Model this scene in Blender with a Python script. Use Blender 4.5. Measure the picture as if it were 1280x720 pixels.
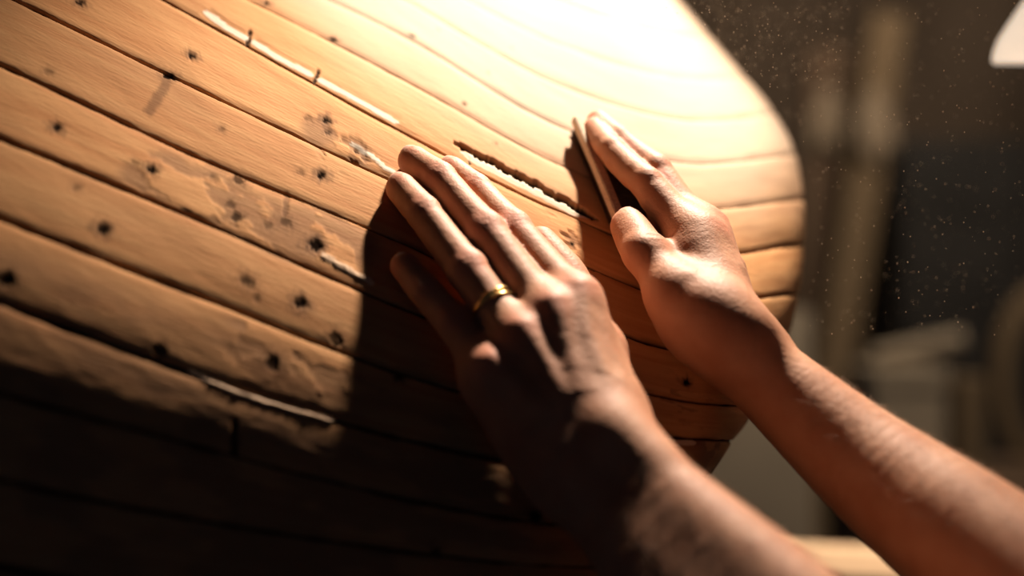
import bpy, bmesh, math, random
import numpy as np
from mathutils import Vector

random.seed(7)
rng = np.random.default_rng(11)
scene = bpy.context.scene
for o in list(bpy.data.objects):
    bpy.data.objects.remove(o)
COL = scene.collection

# ------------------------------------------------------------------ camera, light, exposure
F = 50.0 / 36.0 * 1280.0          # focal length in pixels of the 1280 wide frame
CZ = 1.30                         # camera height above the floor

def W(px, py, d):
    """world point seen at pixel (px, py) at distance d in front of the camera"""
    return np.array([(px - 640.0) * d / F, d, CZ - (py - 360.0) * d / F])

cam_d = bpy.data.cameras.new('camera')
cam = bpy.data.objects.new('camera', cam_d)
COL.objects.link(cam)
cam.location = (0, 0, CZ)
cam.rotation_euler = (math.radians(90), 0, 0)
cam_d.lens = 50
cam_d.sensor_width = 36
cam_d.clip_start = 0.01
cam_d.dof.use_dof = True
cam_d.dof.focus_distance = 0.69
cam_d.dof.aperture_fstop = 2.3
scene.camera = cam

scene.view_settings.view_transform = 'Standard'
scene.view_settings.look = 'None'
scene.view_settings.gamma = 1
scene.view_settings.use_curve_mapping = False
scene.view_settings.exposure = 0.0

world = bpy.data.worlds.new('workshop_air')
scene.world = world
world.use_nodes = True
bg = world.node_tree.nodes['Background']
bg.inputs[0].default_value = (0.32, 0.46, 0.75, 1)
bg.inputs[1].default_value = 0.04

def add_light(name, kind, loc, energy, color, target=None, **kw):
    ld = bpy.data.lights.new(name, kind)
    ld.energy = energy
    ld.color = color
    for k, v in kw.items():
        setattr(ld, k, v)
    lo = bpy.data.objects.new(name, ld)
    COL.objects.link(lo)
    lo.location = loc
    if target is not None:
        d = Vector(target) - Vector(loc)
        lo.rotation_euler = d.to_track_quat('-Z', 'Y').to_euler()
    return lo

# work lamp above the hull, out of the picture
KEY = (0.21, 1.07, 2.08)
add_light('work_lamp_light', 'SPOT', KEY, 132.0, (1.0, 0.85, 0.69), target=W(660, 300, 0.72),
          shadow_soft_size=0.026, spot_size=math.radians(44), spot_blend=1.0)
# added warm fill lights for the background, not lamps of the workshop
add_light('background_fill_light', 'AREA', (0.9, 2.0, 2.45), 15.0, (1.0, 0.80, 0.58), target=(0.75, 2.9, 1.2), size=0.5)  # unseen area light added to brighten the back of the workshop
add_light('beam_fill_light', 'SPOT', (0.85, 0.78, 1.75), 110.0, (1.0, 0.80, 0.60), target=(0.34, 1.25, 1.06), spot_size=math.radians(24), spot_blend=0.8, shadow_soft_size=0.04)  # unseen spot added to brighten the sawhorse beam

# ------------------------------------------------------------------ helpers
def tag(o, label=None, cat=None, group=None, kind=None):
    if label: o['label'] = label
    if cat: o['category'] = cat
    if group: o['group'] = group
    if kind: o['kind'] = kind
    return o

def empty(name, loc, label=None, cat=None, group=None):
    o = bpy.data.objects.new(name, None)
    COL.objects.link(o)
    o.location = loc
    o.empty_display_size = 0.02
    return tag(o, label, cat, group)

def mesh_np(name, V, Fq, mat, parent=None, smooth=True):
    """V (n,3) world coordinates, Fq (m,4) or list of faces"""
    V = np.asarray(V, dtype=np.float64).copy()
    if parent is not None:
        V = V - np.array(parent.location)
    me = bpy.data.meshes.new(name)
    if isinstance(Fq, np.ndarray):
        k = Fq.shape[1]
        me.vertices.add(len(V))
        me.vertices.foreach_set('co', V.astype(np.float32).ravel())
        me.loops.add(Fq.size)
        me.loops.foreach_set('vertex_index', Fq.astype(np.int32).ravel())
        me.polygons.add(len(Fq))
        me.polygons.foreach_set('loop_start', np.arange(0, Fq.size, k, dtype=np.int32))
        me.update(calc_edges=True)
        me.validate()
    else:
        me.from_pydata([tuple(v) for v in V], [], [tuple(f) for f in Fq])
        me.update()
    me.polygons.foreach_set('use_smooth', [smooth] * len(me.polygons))
    me.materials.append(mat)
    o = bpy.data.objects.new(name, me)
    COL.objects.link(o)
    if parent is not None:
        o.parent = parent
    return o

def attr(o, name, vals):
    a = o.data.attributes.new(name, 'FLOAT', 'POINT')
    a.data.foreach_set('value', np.asarray(vals, dtype=np.float32).ravel())

def from_bm(name, bm, mat, parent=None, smooth=False, offset=None):
    me = bpy.data.meshes.new(name)
    if parent is not None:
        bmesh.ops.translate(bm, verts=bm.verts, vec=-Vector(parent.location))
    bmesh.ops.recalc_face_normals(bm, faces=bm.faces)
    bm.to_mesh(me); bm.free()
    for p in me.polygons: p.use_smooth = smooth
    me.materials.append(mat)
    o = bpy.data.objects.new(name, me)
    COL.objects.link(o)
    if parent is not None: o.parent = parent
    return o

def bm_box(bm, c, size, axes=None, bevel=0.0):
    """box with centre c, full sizes, orthonormal axes (rows)"""
    A = np.eye(3) if axes is None else np.array(axes)
    r = bmesh.ops.create_cube(bm, size=1.0)
    vs = r['verts']
    for v in vs:
        q = sum(A[i] * v.co[i] * size[i] for i in range(3)) + np.array(c)
        v.co = Vector(q)
    if bevel > 0:
        es = {e for v in vs for e in v.link_edges}
        bmesh.ops.bevel(bm, geom=list(es), offset=bevel, segments=3, profile=0.5, affect='EDGES')

def hash2(ix, iy, seed):
    n = (ix.astype(np.int64) * 374761393 + iy.astype(np.int64) * 668265263 + seed * 1442695041) & 0xffffffff
    n = ((n ^ (n >> 13)) * 1274126177) & 0xffffffff
    n = n ^ (n >> 16)
    return (n & 0xffffff) / float(0xffffff)

def vnoise(x, y, seed=0):
    x = np.asarray(x, float); y = np.asarray(y, float)
    x, y = np.broadcast_arrays(x, y)
    ix = np.floor(x); iy = np.floor(y)
    fx = x - ix; fy = y - iy
    fx = fx * fx * (3 - 2 * fx); fy = fy * fy * (3 - 2 * fy)
    ix = ix.astype(np.int64); iy = iy.astype(np.int64)
    a = hash2(ix, iy, seed); b = hash2(ix + 1, iy, seed)
    c = hash2(ix, iy + 1, seed); d = hash2(ix + 1, iy + 1, seed)
    return (a * (1 - fx) + b * fx) * (1 - fy) + (c * (1 - fx) + d * fx) * fy

def fbm(x, y, seed=0, octs=3):
    s = 0; a = 0.5; t = 0
    for i in range(octs):
        s = s + a * vnoise(x * 2 ** i, y * 2 ** i, seed + i * 17); t += a; a *= 0.5
    return s / t

def sstep(a, b, x):
    t = np.clip((x - a) / (b - a), 0, 1)
    return t * t * (3 - 2 * t)

# ------------------------------------------------------------------ materials
def new_mat(name):
    m = bpy.data.materials.new(name)
    m.use_nodes = True
    nt = m.node_tree
    return m, nt, nt.nodes['Principled BSDF']

def simple_mat(name, col, rough=0.7, spec=0.3, noise=0.25, scale=30.0, stretch=(1, 1, 1), bump=0.2):
    m, nt, b = new_mat(name)
    tc = nt.nodes.new('ShaderNodeTexCoord')
    mp = nt.nodes.new('ShaderNodeMapping'); mp.inputs['Scale'].default_value = stretch
    no = nt.nodes.new('ShaderNodeTexNoise'); no.inputs['Scale'].default_value = scale; no.inputs['Detail'].default_value = 5
    nt.links.new(tc.outputs['Object'], mp.inputs[0]); nt.links.new(mp.outputs[0], no.inputs['Vector'])
    r = nt.nodes.new('ShaderNodeValToRGB')
    r.color_ramp.elements[0].position = 0.3; r.color_ramp.elements[1].position = 0.7
    r.color_ramp.elements[0].color = (*[c * (1 - noise) for c in col], 1)
    r.color_ramp.elements[1].color = (*[min(1, c * (1 + noise)) for c in col], 1)
    nt.links.new(no.outputs[0], r.inputs[0]); nt.links.new(r.outputs[0], b.inputs['Base Color'])
    bp = nt.nodes.new('ShaderNodeBump'); bp.inputs['Strength'].default_value = bump; bp.inputs['Distance'].default_value = 0.001
    nt.links.new(no.outputs[0], bp.inputs['Height']); nt.links.new(bp.outputs[0], b.inputs['Normal'])
    b.inputs['Roughness'].default_value = rough
    b.inputs['Specular IOR Level'].default_value = spec
    return m

def hull_material():
    m, nt, b = new_mat('hull_cedar')
    L = nt.links.new; N = nt.nodes.new
    uv = N('ShaderNodeUVMap'); uv.uv_map = 'UVMap'
    def A(n):
        a = N('ShaderNodeAttribute'); a.attribute_name = n; return a.outputs['Fac']
    mp = N('ShaderNodeMapping'); mp.inputs['Scale'].default_value = (14, 170, 1); L(uv.outputs[0], mp.inputs[0])
    addv = N('ShaderNodeVectorMath'); addv.operation = 'ADD'
    cmb = N('ShaderNodeCombineXYZ'); L(A('tone'), cmb.inputs[2])
    sc = N('ShaderNodeVectorMath'); sc.operation = 'SCALE'; sc.inputs['Scale'].default_value = 40; L(cmb.outputs[0], sc.inputs[0])
    L(mp.outputs[0], addv.inputs[0]); L(sc.outputs[0], addv.inputs[1])
    g = N('ShaderNodeTexNoise'); g.inputs['Scale'].default_value = 1.0; g.inputs['Detail'].default_value = 6; g.inputs['Distortion'].default_value = 0.6
    L(addv.outputs[0], g.inputs['Vector'])
    mp2 = N('ShaderNodeMapping'); mp2.inputs['Scale'].default_value = (9, 26, 1); L(uv.outputs[0], mp2.inputs[0])
    g2 = N('ShaderNodeTexNoise'); g2.inputs['Scale'].default_value = 1.0; g2.inputs['Detail'].default_value = 4
    L(mp2.outputs[0], g2.inputs['Vector'])
    r = N('ShaderNodeValToRGB'); e = r.color_ramp.elements
    e[0].position = 0.25; e[0].color = (0.57, 0.25, 0.100, 1)
    e[1].position = 0.75; e[1].color = (0.72, 0.385, 0.170, 1)
    L(g.outputs[0], r.inputs[0])
    # plank tone
    hs = N('ShaderNodeHueSaturation'); L(r.outputs[0], hs.inputs['Color'])
    mr = N('ShaderNodeMapRange'); mr.inputs['To Min'].default_value = 0.84; mr.inputs['To Max'].default_value = 1.10
    L(A('tone'), mr.inputs['Value']); L(mr.outputs[0], hs.inputs['Value'])
    # weathered blotches
    r2 = N('ShaderNodeValToRGB'); r2.color_ramp.elements[0].position = 0.52; r2.color_ramp.elements[1].position = 0.72
    r2.color_ramp.elements[1].color = (0.45, 0.45, 0.45, 1)
    L(g2.outputs[0], r2.inputs[0])
    def mix(fac, c1, col):
        mx = N('ShaderNodeMix'); mx.data_type = 'RGBA'
        L(fac, mx.inputs['Factor']); L(c1, mx.inputs['A']); mx.inputs['B'].default_value = (*col, 1)
        return mx.outputs['Result']
    c = mix(r2.outputs[0], hs.outputs[0], (0.40, 0.20, 0.095))
    c = mix(A('highlight_tint'), c, (0.66, 0.49, 0.36))  # washed-out lamp highlight painted in as paler wood
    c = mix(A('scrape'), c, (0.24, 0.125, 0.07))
    c = mix(A('putty'), c, (0.84, 0.72, 0.58))
    c = mix(A('stain'), c, (0.10, 0.045, 0.022))
    c = mix(A('dark'), c, (0.012, 0.007, 0.005))
    L(c, b.inputs['Base Color'])
    b.inputs['Roughness'].default_value = 0.75
    sp = N('ShaderNodeMath'); sp.operation = 'MULTIPLY_ADD'; sp.inputs[1].default_value = -0.08; sp.inputs[2].default_value = 0.08
    L(A('dark'), sp.inputs[0]); L(sp.outputs[0], b.inputs['Specular IOR Level'])
    # fine sanding texture
    mp3 = N('ShaderNodeMapping'); mp3.inputs['Scale'].default_value = (130, 900, 1); L(uv.outputs[0], mp3.inputs[0])
    g3 = N('ShaderNodeTexNoise'); g3.inputs['Scale'].default_value = 1.0; g3.inputs['Detail'].default_value = 4; L(mp3.outputs[0], g3.inputs['Vector'])
    b1 = N('ShaderNodeBump'); b1.inputs['Strength'].default_value = 0.35; b1.inputs['Distance'].default_value = 0.0006
    b2 = N('ShaderNodeBump'); b2.inputs['Strength'].default_value = 0.2; b2.inputs['Distance'].default_value = 0.0006
    L(g3.outputs[0], b1.inputs['Height']); L(g.outputs[0], b2.inputs['Height']); L(b1.outputs[0], b2.inputs['Normal'])
    L(b2.outputs[0], b.inputs['Normal'])
    return m

def skin_material():
    m, nt, b = new_mat('skin')
    L = nt.links.new; N = nt.nodes.new
    tc = N('ShaderNodeTexCoord')
    n1 = N('ShaderNodeTexNoise'); n1.inputs['Scale'].default_value = 55; n1.inputs['Detail'].default_value = 4
    L(tc.outputs['Object'], n1.inputs['Vector'])
    r = N('ShaderNodeValToRGB'); e = r.color_ramp.elements
    e[0].position = 0.3; e[0].color = (0.42, 0.180, 0.098, 1)
    e[1].position = 0.7; e[1].color = (0.54, 0.270, 0.160, 1)
    L(n1.outputs[0], r.inputs[0])
    red = N('ShaderNodeAttribute'); red.attribute_name = 'red'
    mx = N('ShaderNodeMix'); mx.data_type = 'RGBA'; L(red.outputs['Fac'], mx.inputs['Factor']); L(r.outputs[0], mx.inputs['A'])
    mx.inputs['B'].default_value = (0.60, 0.20, 0.13, 1)
    L(mx.outputs['Result'], b.inputs['Base Color'])
    b.inputs['Roughness'].default_value = 0.58
    b.inputs['Specular IOR Level'].default_value = 0.28
    b.inputs['Subsurface Weight'].default_value = 0.12
    b.inputs['Subsurface Radius'].default_value = (1.0, 0.35, 0.2)
    b.inputs['Subsurface Scale'].default_value = 0.004
    v = N('ShaderNodeTexVoronoi'); v.inputs['Scale'].default_value = 900
    L(tc.outputs['Object'], v.inputs['Vector'])
    n2 = N('ShaderNodeTexNoise'); n2.inputs['Scale'].default_value = 380; n2.inputs['Detail'].default_value = 4
    L(tc.outputs['Object'], n2.inputs['Vector'])
    b1 = N('ShaderNodeBump'); b1.inputs['Strength'].default_value = 0.25; b1.inputs['Distance'].default_value = 0.0003
    b2 = N('ShaderNodeBump'); b2.inputs['Strength'].default_value = 0.45; b2.inputs['Distance'].default_value = 0.0006
    L(v.outputs['Distance'], b1.inputs['Height']); L(n2.outputs[0], b2.inputs['Height']); L(b1.outputs[0], b2.inputs['Normal'])
    L(b2.outputs[0], b.inputs['Normal'])
    return m

# ------------------------------------------------------------------ the hull surface
def Dmap(px, py):
    """distance of the hull skin in front of the camera along a line of sight"""
    px = np.asarray(px, float); py = np.asarray(py, float)
    s = (py - (700 + 0.33 * px)) / 1.053 * 0.0004
    s = s - 0.0
    R = 0.319
    return 0.5526 + 0.00007 * px + s * s / (2 * R) * (1 + s * s / (4 * R * R))

def HP(px, py, off=0.0):
    """point on the hull skin at a pixel, moved off mm towards the camera"""
    return W(px, py, float(Dmap(px, py)) - off)

XT = np.array([-300, 0, 250, 500, 700, 850, 1000.0])
ROWS = [  # y of each plank seam at the stations above, top to bottom; last: where the seam turns out of sight
    ([-900, -700, -490, -290, -190, -150, -140], 650),
    ([-790, -580, -400, -220, -130, -85, -75], 745),
    ([-690, -490, -320, -160, -65, -20, -12], 828),
    ([-600, -410, -250, -95, 0, 42, 45], 888),
    ([-510, -340, -190, -48, 55, 96, 92], 932),
    ([-430, -270, -130, -4, 105, 148, 138], 968),
    ([-350, -200, -75, 42, 157, 202, 192], 994),
    ([-285, -140, -30, 97, 205, 258, 250], 1004),
    ([-240, -110, 25, 163, 264, 318, 306], 1004),
    ([-150, -10, 112, 230, 318, 374, 368], 998),
    ([-60, 80, 197, 302, 388, 438, 438], 978),
    ([50, 172, 275, 383, 457, 500, 512], 945),
    ([150, 273, 370, 466, 520, 547, 556], 915),
    ([250, 377, 470, 547, 586, 597, 600], 885),
    ([400, 490, 558, 622, 655, 660, 650], 850),
    ([520, 600, 650, 688, 708, 708, 700], 800),
    ([640, 710, 748, 765, 768, 758, 750], 740),
    ([760, 820, 845, 845, 830, 810, 790], 680),
]
NR = len(ROWS)

def hermite(xs, ys, x):
    """C1 interpolation of ys (len(xs), ...) at x"""
    xs = np.asarray(xs, float)
    m = np.gradient(ys, xs, axis=0)
    i = np.clip(np.searchsorted(xs, x) - 1, 0, len(xs) - 2)
    h = xs[i + 1] - xs[i]
    t = (x - xs[i]) / h
    y0, y1, m0, m1 = ys[i], ys[i + 1], m[i], m[i + 1]
    t2, t3 = t * t, t * t * t
    return (2 * t3 - 3 * t2 + 1) * y0 + (t3 - 2 * t2 + t) * h * m0 + (-2 * t3 + 3 * t2) * y1 + (t3 - t2) * h * m1

def build_hull():
    NS = 44
    t = np.arange(NS) / NS
    fr = t - 0.86 * np.sin(2 * np.pi * t) / (2 * np.pi)
    v = np.concatenate([k + fr for k in range(NR - 1)] + [[NR - 1.0]])
    rowY = np.array([r[0] for r in ROWS], float)        # (NR, 7)
    rowE = np.array([r[1] for r in ROWS], float)
    ks = np.arange(NR, dtype=float)
    Yv = np.stack([hermite(ks, rowY[:, j], v) for j in range(len(XT))], axis=1)   # (nv, 7)
    Ev = hermite(ks, rowE, v)
    Rw = np.interp(v, [8, 9, 10, 11, 12, 13], [150, 125, 95, 70, 55, 50])   # how tightly each plank turns at the hull's end
    Bv = Ev - Rw
    n1, n2 = 820, 150
    a = np.linspace(0, 1, n1)
    th = np.linspace(0, math.radians(172), n2 + 1)[1:]
    X1 = -300 + (Bv[:, None] + 300) * a[None, :]
    X2 = Bv[:, None] + Rw[:, None] * np.sin(th)[None, :]
    X = np.concatenate([X1, X2], axis=1)
    back = np.concatenate([np.zeros(n1), 1 - np.cos(th)])[None, :] * (0.05 + 0.07 * (Rw / 150))[:, None]
    Y = np.empty_like(X)
    for i in range(len(v)):
        Y[i] = hermite(XT, Yv[i], X[i])
    D = Dmap(X, Y) + back
    P = np.stack([(X - 640) * D / F, D, CZ - (Y - 360) * D / F], axis=-1)
    dPu = np.gradient(P, axis=1)
    dPv = np.stack([np.gradient(P[..., c], v, axis=0) for c in range(3)], axis=-1)
    Nn = np.cross(dPu, dPv)
    Nn /= np.linalg.norm(Nn, axis=-1, keepdims=True) + 1e-12
    mid = Nn[len(v) // 2, n1 // 2]
    if mid[1] > 0: Nn = -Nn
    wid = np.linalg.norm(dPv, axis=-1)                      # metres per plank
    U = np.cumsum(np.linalg.norm(np.diff(P, axis=1, prepend=P[:, :1]), axis=-1), axis=1)
    U -= U[:, [n1 // 2]]
    kn = np.rint(v).astype(int)
    dist = np.abs(v - kn)[:, None] * wid
    VV = np.broadcast_to(v[:, None], X.shape)
    Vm = VV * 0.033
    # --- seams
    base_w = np.array([.0001, .0001, .0001, .0001, .0001, .00012, .0002, .0003, .0004, .0005, .0005, .0005, .0005, .0006, .0005, .0005, .0005, .0005])[kn][:, None]
    wn = fbm(U * 90, kn[:, None] * 7.3, 3, 3)
    left = sstep(350, 0, X)
    w = base_w * (0.45 + 1.2 * wn) * (1 + 0.7 * left)
    wob = (fbm(U * 60, kn[:, None] * 3.1, 9, 2) - 0.5) * 0.0006
    sd = (VV - kn[:, None]) * wid + wob
    ad = np.abs(sd)
    seam = 1 - sstep(w * 0.7, w * 1.5 + 0.0002, ad)
    groove = -0.0013 * (1 - sstep(w * 0.5, w * 2.4, ad)) * np.clip(w / 0.0006, 0.4, 1.4)
    soft = -0.0004 * (1 - sstep(0.0, 0.005, ad))
    f = VV - np.floor(VV)
    crown = (0.0001 + 0.0003 * sstep(5, 8, VV)) * (1 - (2 * f - 1) ** 2)
    step = 0.8 * (hash2(np.floor(VV).astype(np.int64), np.zeros_like(VV, dtype=np.int64), 5) - 0.5) * 0.0006
    disp = groove * np.array([.3, .3, .3, .3, .35, .5, .8, 1, 1, 1, 1, 1, 1, 1, 1, 1, 1, 1])[kn][:, None] + soft + crown + step
    highlight_tint = 1 - sstep(5.5, 8.2, VV + 0.8 * (fbm(U * 12, Vm * 20, 23, 2) - .5) + sstep(500, 100, X) * 2.0)  # mask of the painted highlight: upper plank rows, fading downward
    disp += (fbm(U * 25, Vm * 60, 21, 3) - 0.5) * 0.0007
    dark = seam * (0.70 + 0.3 * wn) * np.array([.15, .15, .15, .15, .2, .35, .8, 1, 1, 1, 1, 1, 1, 1, 1, 1, 1, 1])[kn][:, None]
    stain = (1 - sstep(0.0003, 0.0045, ad)) * sstep(0.40, 0.75, fbm(U * 45, Vm * 200, 31, 3)) * 0.55
    stain = stain * np.where(VV > 8.3, 1.0, 0.35)
    putty = np.zeros_like(X); scrape = np.zeros_like(X)
    front = (back < 0.05)

    front = np.broadcast_to(front, X.shape)
    def region(px, py, rad):
        c = HP(px, py)
        d = np.full(X.shape, 9.0)
        m = (np.abs(X - px) < rad * 6500 + 25) & (np.abs(Y - py) < rad * 6500 + 25) & front
        d[m] = np.linalg.norm(P[m] - c, axis=-1)
        return c, d
    def polyd(pts):
        """distance to a polyline on the skin, parameter along it, signed side"""
        best0 = np.full(X.shape, 9.0); par0 = np.zeros_like(X); side0 = np.zeros_like(X)
        pa = np.array(pts, float)
        M = (X > pa[:, 0].min() - 30) & (X < pa[:, 0].max() + 30) & (Y > pa[:, 1].min() - 30) & (Y < pa[:, 1].max() + 30) & front
        Pm, Nm = P[M], Nn[M]
        best = np.full(len(Pm), 9.0); par = np.zeros(len(Pm)); side = np.zeros(len(Pm))
        W3 = [HP(*p) for p in pts]
        tot = 0
        for i in range(len(W3) - 1):
            a_, b_ = W3[i], W3[i + 1]
            ab = b_ - a_; l = np.linalg.norm(ab)
            tt = np.clip(((Pm - a_) @ ab) / (l * l), 0, 1)
            q = Pm - (a_ + tt[..., None] * ab)
            d = np.linalg.norm(q, axis=-1)
            s = np.einsum('jk,jk->j', np.cross(np.broadcast_to(ab / l, q.shape), q), Nm)
            k = d < best
            best = np.where(k, d, best); par = np.where(k, tot + tt * l, par); side = np.where(k, s, side)
            tot += l
        best0[M] = best; par0[M] = par / tot; side0[M] = side
        return best0, par0, side0
    # --- nail holes and knots:  px, py, radius mm, strength
    holes = [(240, 70, 1.5, 1), (211, 95, 1.9, .8), (408, 150, 1.6, 1), (410, 165, 1.1, .55), (386, 148, 1.4, .35), (402, 219, 1.7, 1),
             (376, 216, 1.3, .3), (277, 162, 1.3, .35), (70, 160, 1.6, .9), (188, 212, 1.7, .9), (170, 205, 1.6, .3), (298, 226, 2.0, .6),
             (130, 287, 1.9, .9), (375, 380, 2.1, 1), (308, 352, 2.0, .6), (320, 374, 1.2, .35), (394, 307, 2.2, 1), (288, 256, 1.7, .45),
             (296, 272, 1.8, .6), (7, 350, 2.2, .9), (100, 4, 1.5, .8), (333, 4, 1.3, .6), (417, 50, 1.3, .65), (515, 45, 1.3, .65),
             (548, 37, .6, .6), (580, 130, .9, .6), (731, 371, 1.3, 1), (755, 368, 1.3, .3), (715, 304, 1.2, .9), (858, 478, 1.7, .85),
             (447, 187, 1.5, 1), (356, 278, 2.0, .45), (336, 283, 1.4, .35), (268, 223, 1.8, .3), (670, 645, 2.4, .9), (710, 640, 1.8, .5),
             (545, 690, 2.0, .5), (200, 440, 2.0, .5), (610, 91, .7, .35), (640, 60, .6, .3), (420, 425, 2.2, .6), (340, 455, 2.2, .7),
             (95, 235, 1.4, .3), (500, 470, 2, .6), (685, 480, 1.6, .8), (700, 505, 1.8, .8), (60, 90, 1.4, .3), (620, 180, .8, .4)]
    holes_n = vnoise(P[..., 0] * 900, P[..., 2] * 900, 77)
    for hx, hy, r, st in holes:
        r = r * 0.001 * (1.35 if hx < 460 else 1.0)
        c, d = region(hx, hy, r)
        ang = holes_n
        dd = d * (0.6 + 0.8 * ang)
        m = (1 - sstep(r * 0.75, r * 1.25, dd))
        disp -= 0.0006 * st * m
        dark = np.maximum(dark, m * min(1, st * 1.3))
        stain = np.maximum(stain, (1 - sstep(r * 0.9, r * 3.0, dd)) * 0.65 * st)
    # small raised ring mark
    c, d = region(757, 435, .003)
    ring = np.exp(-((d - 0.0022) / 0.0006) ** 2)
    dark = np.maximum(dark, ring * 0.6); disp -= ring * 0.0005
    # diagonal run stain below the knot, and butt joint
    for pts, wd, st, dp in [([(211, 97), (200, 118), (186, 140)], .0028, .55, 0), ([(293, 527), (293, 566)], .0014, .9, .0006),
                            ([(312, 41), (309, 56)], .0012, .8, .001), ([(398, 90), (393, 103)], .0009, .8, .001),
                            ([(359, 243), (356, 268)], .0016, .55, .0003), ([(586, 196), (587, 205)], .0007, 1, .001),
                            ([(300, 540), (298, 575)], .001, .4, 0)]:
        bd, par, sd_ = polyd(pts)
        m = 1 - sstep(wd * 0.5, wd * 1.2, bd * (0.7 + 0.6 * holes_n))
        stain = np.maximum(stain, m * st)
        if st >= .8: dark = np.maximum(dark, m * st)
        disp -= dp * m
    # --- filler strips left proud in the seams
    jag = fbm(U * 700, Vm * 700, 41, 2)
    jag2 = fbm(U * 220, Vm * 220, 43, 3)
    def strip(pts, hw, h, st=1.0, taper=0.04):
        nonlocal disp, putty, dark, stain
        bd, par, sd_ = polyd(pts)
        wloc = hw * (0.65 + 0.6 * jag2) * sstep(0, taper, par) * sstep(1, 1 - taper, par)
        m = 1 - sstep(wloc * 0.85, wloc * 1.08 + 0.0001, bd)
        disp = disp * (1 - 0.6 * m) + (h * (0.6 + 0.8 * jag)) * m
        putty = np.maximum(putty, m * st)
        near = (1 - sstep(hw * 1.5, hw * 2.3, bd)) * sstep(0, taper, par) * sstep(1, 1 - taper, par) * (st > .7)
        dark *= (1 - 0.75 * near); disp = disp * (1 - .6 * near)
        dark *= (1 - 0.97 * m); stain *= (1 - 0.9 * m)
        edge = (1 - sstep(0.0, 0.0006, np.abs(bd - wloc * 1.25))) * (wloc > 0.0004) * jag2
        stain = np.maximum(stain, edge * 0.5)
    strip([(255, 14), (285, 36), (311, 50)], .0024, .0003)
    strip([(313, 51), (350, 74), (393, 96)], .0022, .0003)
    strip([(395, 98), (440, 122), (499, 155)], .0021, .0003)
    strip([(437, 178), (462, 192), (482, 210), (498, 219)], .0014, .0004)
    strip([(400, 318), (430, 335), (468, 356)], .0017, .0006, .45)
    strip([(232, 462), (300, 492), (360, 510), (420, 526)], .0011, .0005, .35)
    strip([(795, 555), (850, 554), (905, 551)], .0015, .0008, .45)
    strip([(570, 187), (650, 229), (738, 275)], .0034, .0002, .8, .12)
    strip([(655, 296), (690, 318), (725, 335)], .0016, .0004, .35)
    # --- torn dark gashes
    def gash(pts, hw, depth, power=1.0, off=0.0):
        nonlocal disp, putty, dark
        bd, par, sd_ = polyd(pts)
        env = sstep(0, .10, par) * sstep(1, .95, par)
        s_ = np.abs(sd_ + (jag2 - .5) * hw * 1.6) + np.maximum(0, bd - np.abs(sd_))
        m = 1 - sstep(0.75, 1.15, s_ / (hw * env * (0.35 + 1.25 * jag) + 1e-6))
        disp -= depth * m
        dark = np.maximum(dark, m * power); putty *= (1 - m)
    gash([(562, 176), (600, 196), (650, 222), (700, 249), (748, 277)], .0019, .0024)
    gash([(684, 309), (715, 324), (745, 338)], .0015, .0018)
    gash([(736, 404), (760, 414), (785, 424)], .0007, .0012)
    gash([(770, 478), (797, 487)], .0006, .001)
    # chips and scraped patches around the middle planks
    ch = fbm(U * 150, Vm * 260, 51, 3)
    for cx, cy, rad, st in [(700, 300, .016, 1), (735, 385, .016, .8), (430, 190, .018, 1), (700, 265, .012, .4), (650, 285, .012, 1), (860, 500, .02, .7)]:
        c, d = region(cx, cy, rad)
        m = (1 - sstep(rad * .4, rad, d)) * sstep(.60, .68, ch) * st
        disp -= 0.0006 * m; stain = np.maximum(stain, .5 * m)
    patch = np.zeros_like(X)
    for cx, cy, rad in [(250, 240, .022), (290, 262, .02), (330, 278, .022), (380, 290, .022), (430, 300, .02), (210, 215, .016), (180, 225, .014),
                        (400, 165, .012), (440, 192, .012), (330, 430, .025), (400, 455, .025), (450, 470, .02)]:
        c, d = region(cx, cy, rad); patch = np.maximum(patch, 1 - sstep(rad * .5, rad * 1.1, d))
    inb = ((VV > 10.05) & (VV < 10.98)) | ((VV > 8.5) & (VV < 8.97)) | ((VV > 12.1) & (VV < 12.95))
    sn = fbm(U * 60, Vm * 110, 61, 4)
    sc = sstep(.44, .50, sn) * patch * inb
    scrape = np.maximum(scrape, sc * .55)
    disp -= sc * 0.00022
    # the lower planks: rougher and browner
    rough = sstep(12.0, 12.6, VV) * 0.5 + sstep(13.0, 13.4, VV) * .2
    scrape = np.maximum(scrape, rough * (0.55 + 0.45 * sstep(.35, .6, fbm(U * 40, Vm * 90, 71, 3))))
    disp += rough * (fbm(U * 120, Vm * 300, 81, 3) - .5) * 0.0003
    # darker mottled planks where the strake meets the stem
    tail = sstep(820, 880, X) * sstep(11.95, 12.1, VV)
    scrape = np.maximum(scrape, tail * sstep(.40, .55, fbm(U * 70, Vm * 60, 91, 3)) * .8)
    P2 = P + Nn * disp[..., None]
    nv, nu = X.shape
    idx = np.arange(nv * nu).reshape(nv, nu)
    Fq = np.stack([idx[:-1, :-1], idx[1:, :-1], idx[1:, 1:], idx[:-1, 1:]], axis=-1).reshape(-1, 4)
    root = empty('boat_hull', tuple(HP(500, 350)), 'strip-planked wooden boat hull under sanding by hand, pale seam filler between its orange planks', 'boat hull')
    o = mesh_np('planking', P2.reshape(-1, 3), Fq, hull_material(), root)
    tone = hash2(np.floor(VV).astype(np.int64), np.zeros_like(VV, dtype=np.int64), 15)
    for n_, a_ in (('dark', dark), ('stain', stain), ('putty', putty), ('scrape', scrape), ('tone', tone), ('highlight_tint', highlight_tint)):
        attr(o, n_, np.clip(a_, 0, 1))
    uvl = o.data.uv_layers.new(name='UVMap')
    li = np.empty(len(o.data.loops), dtype=np.int32); o.data.loops.foreach_get('vertex_index', li)
    UVv = np.stack([U.ravel() + 2, Vm.ravel()], axis=-1)[li]
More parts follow.
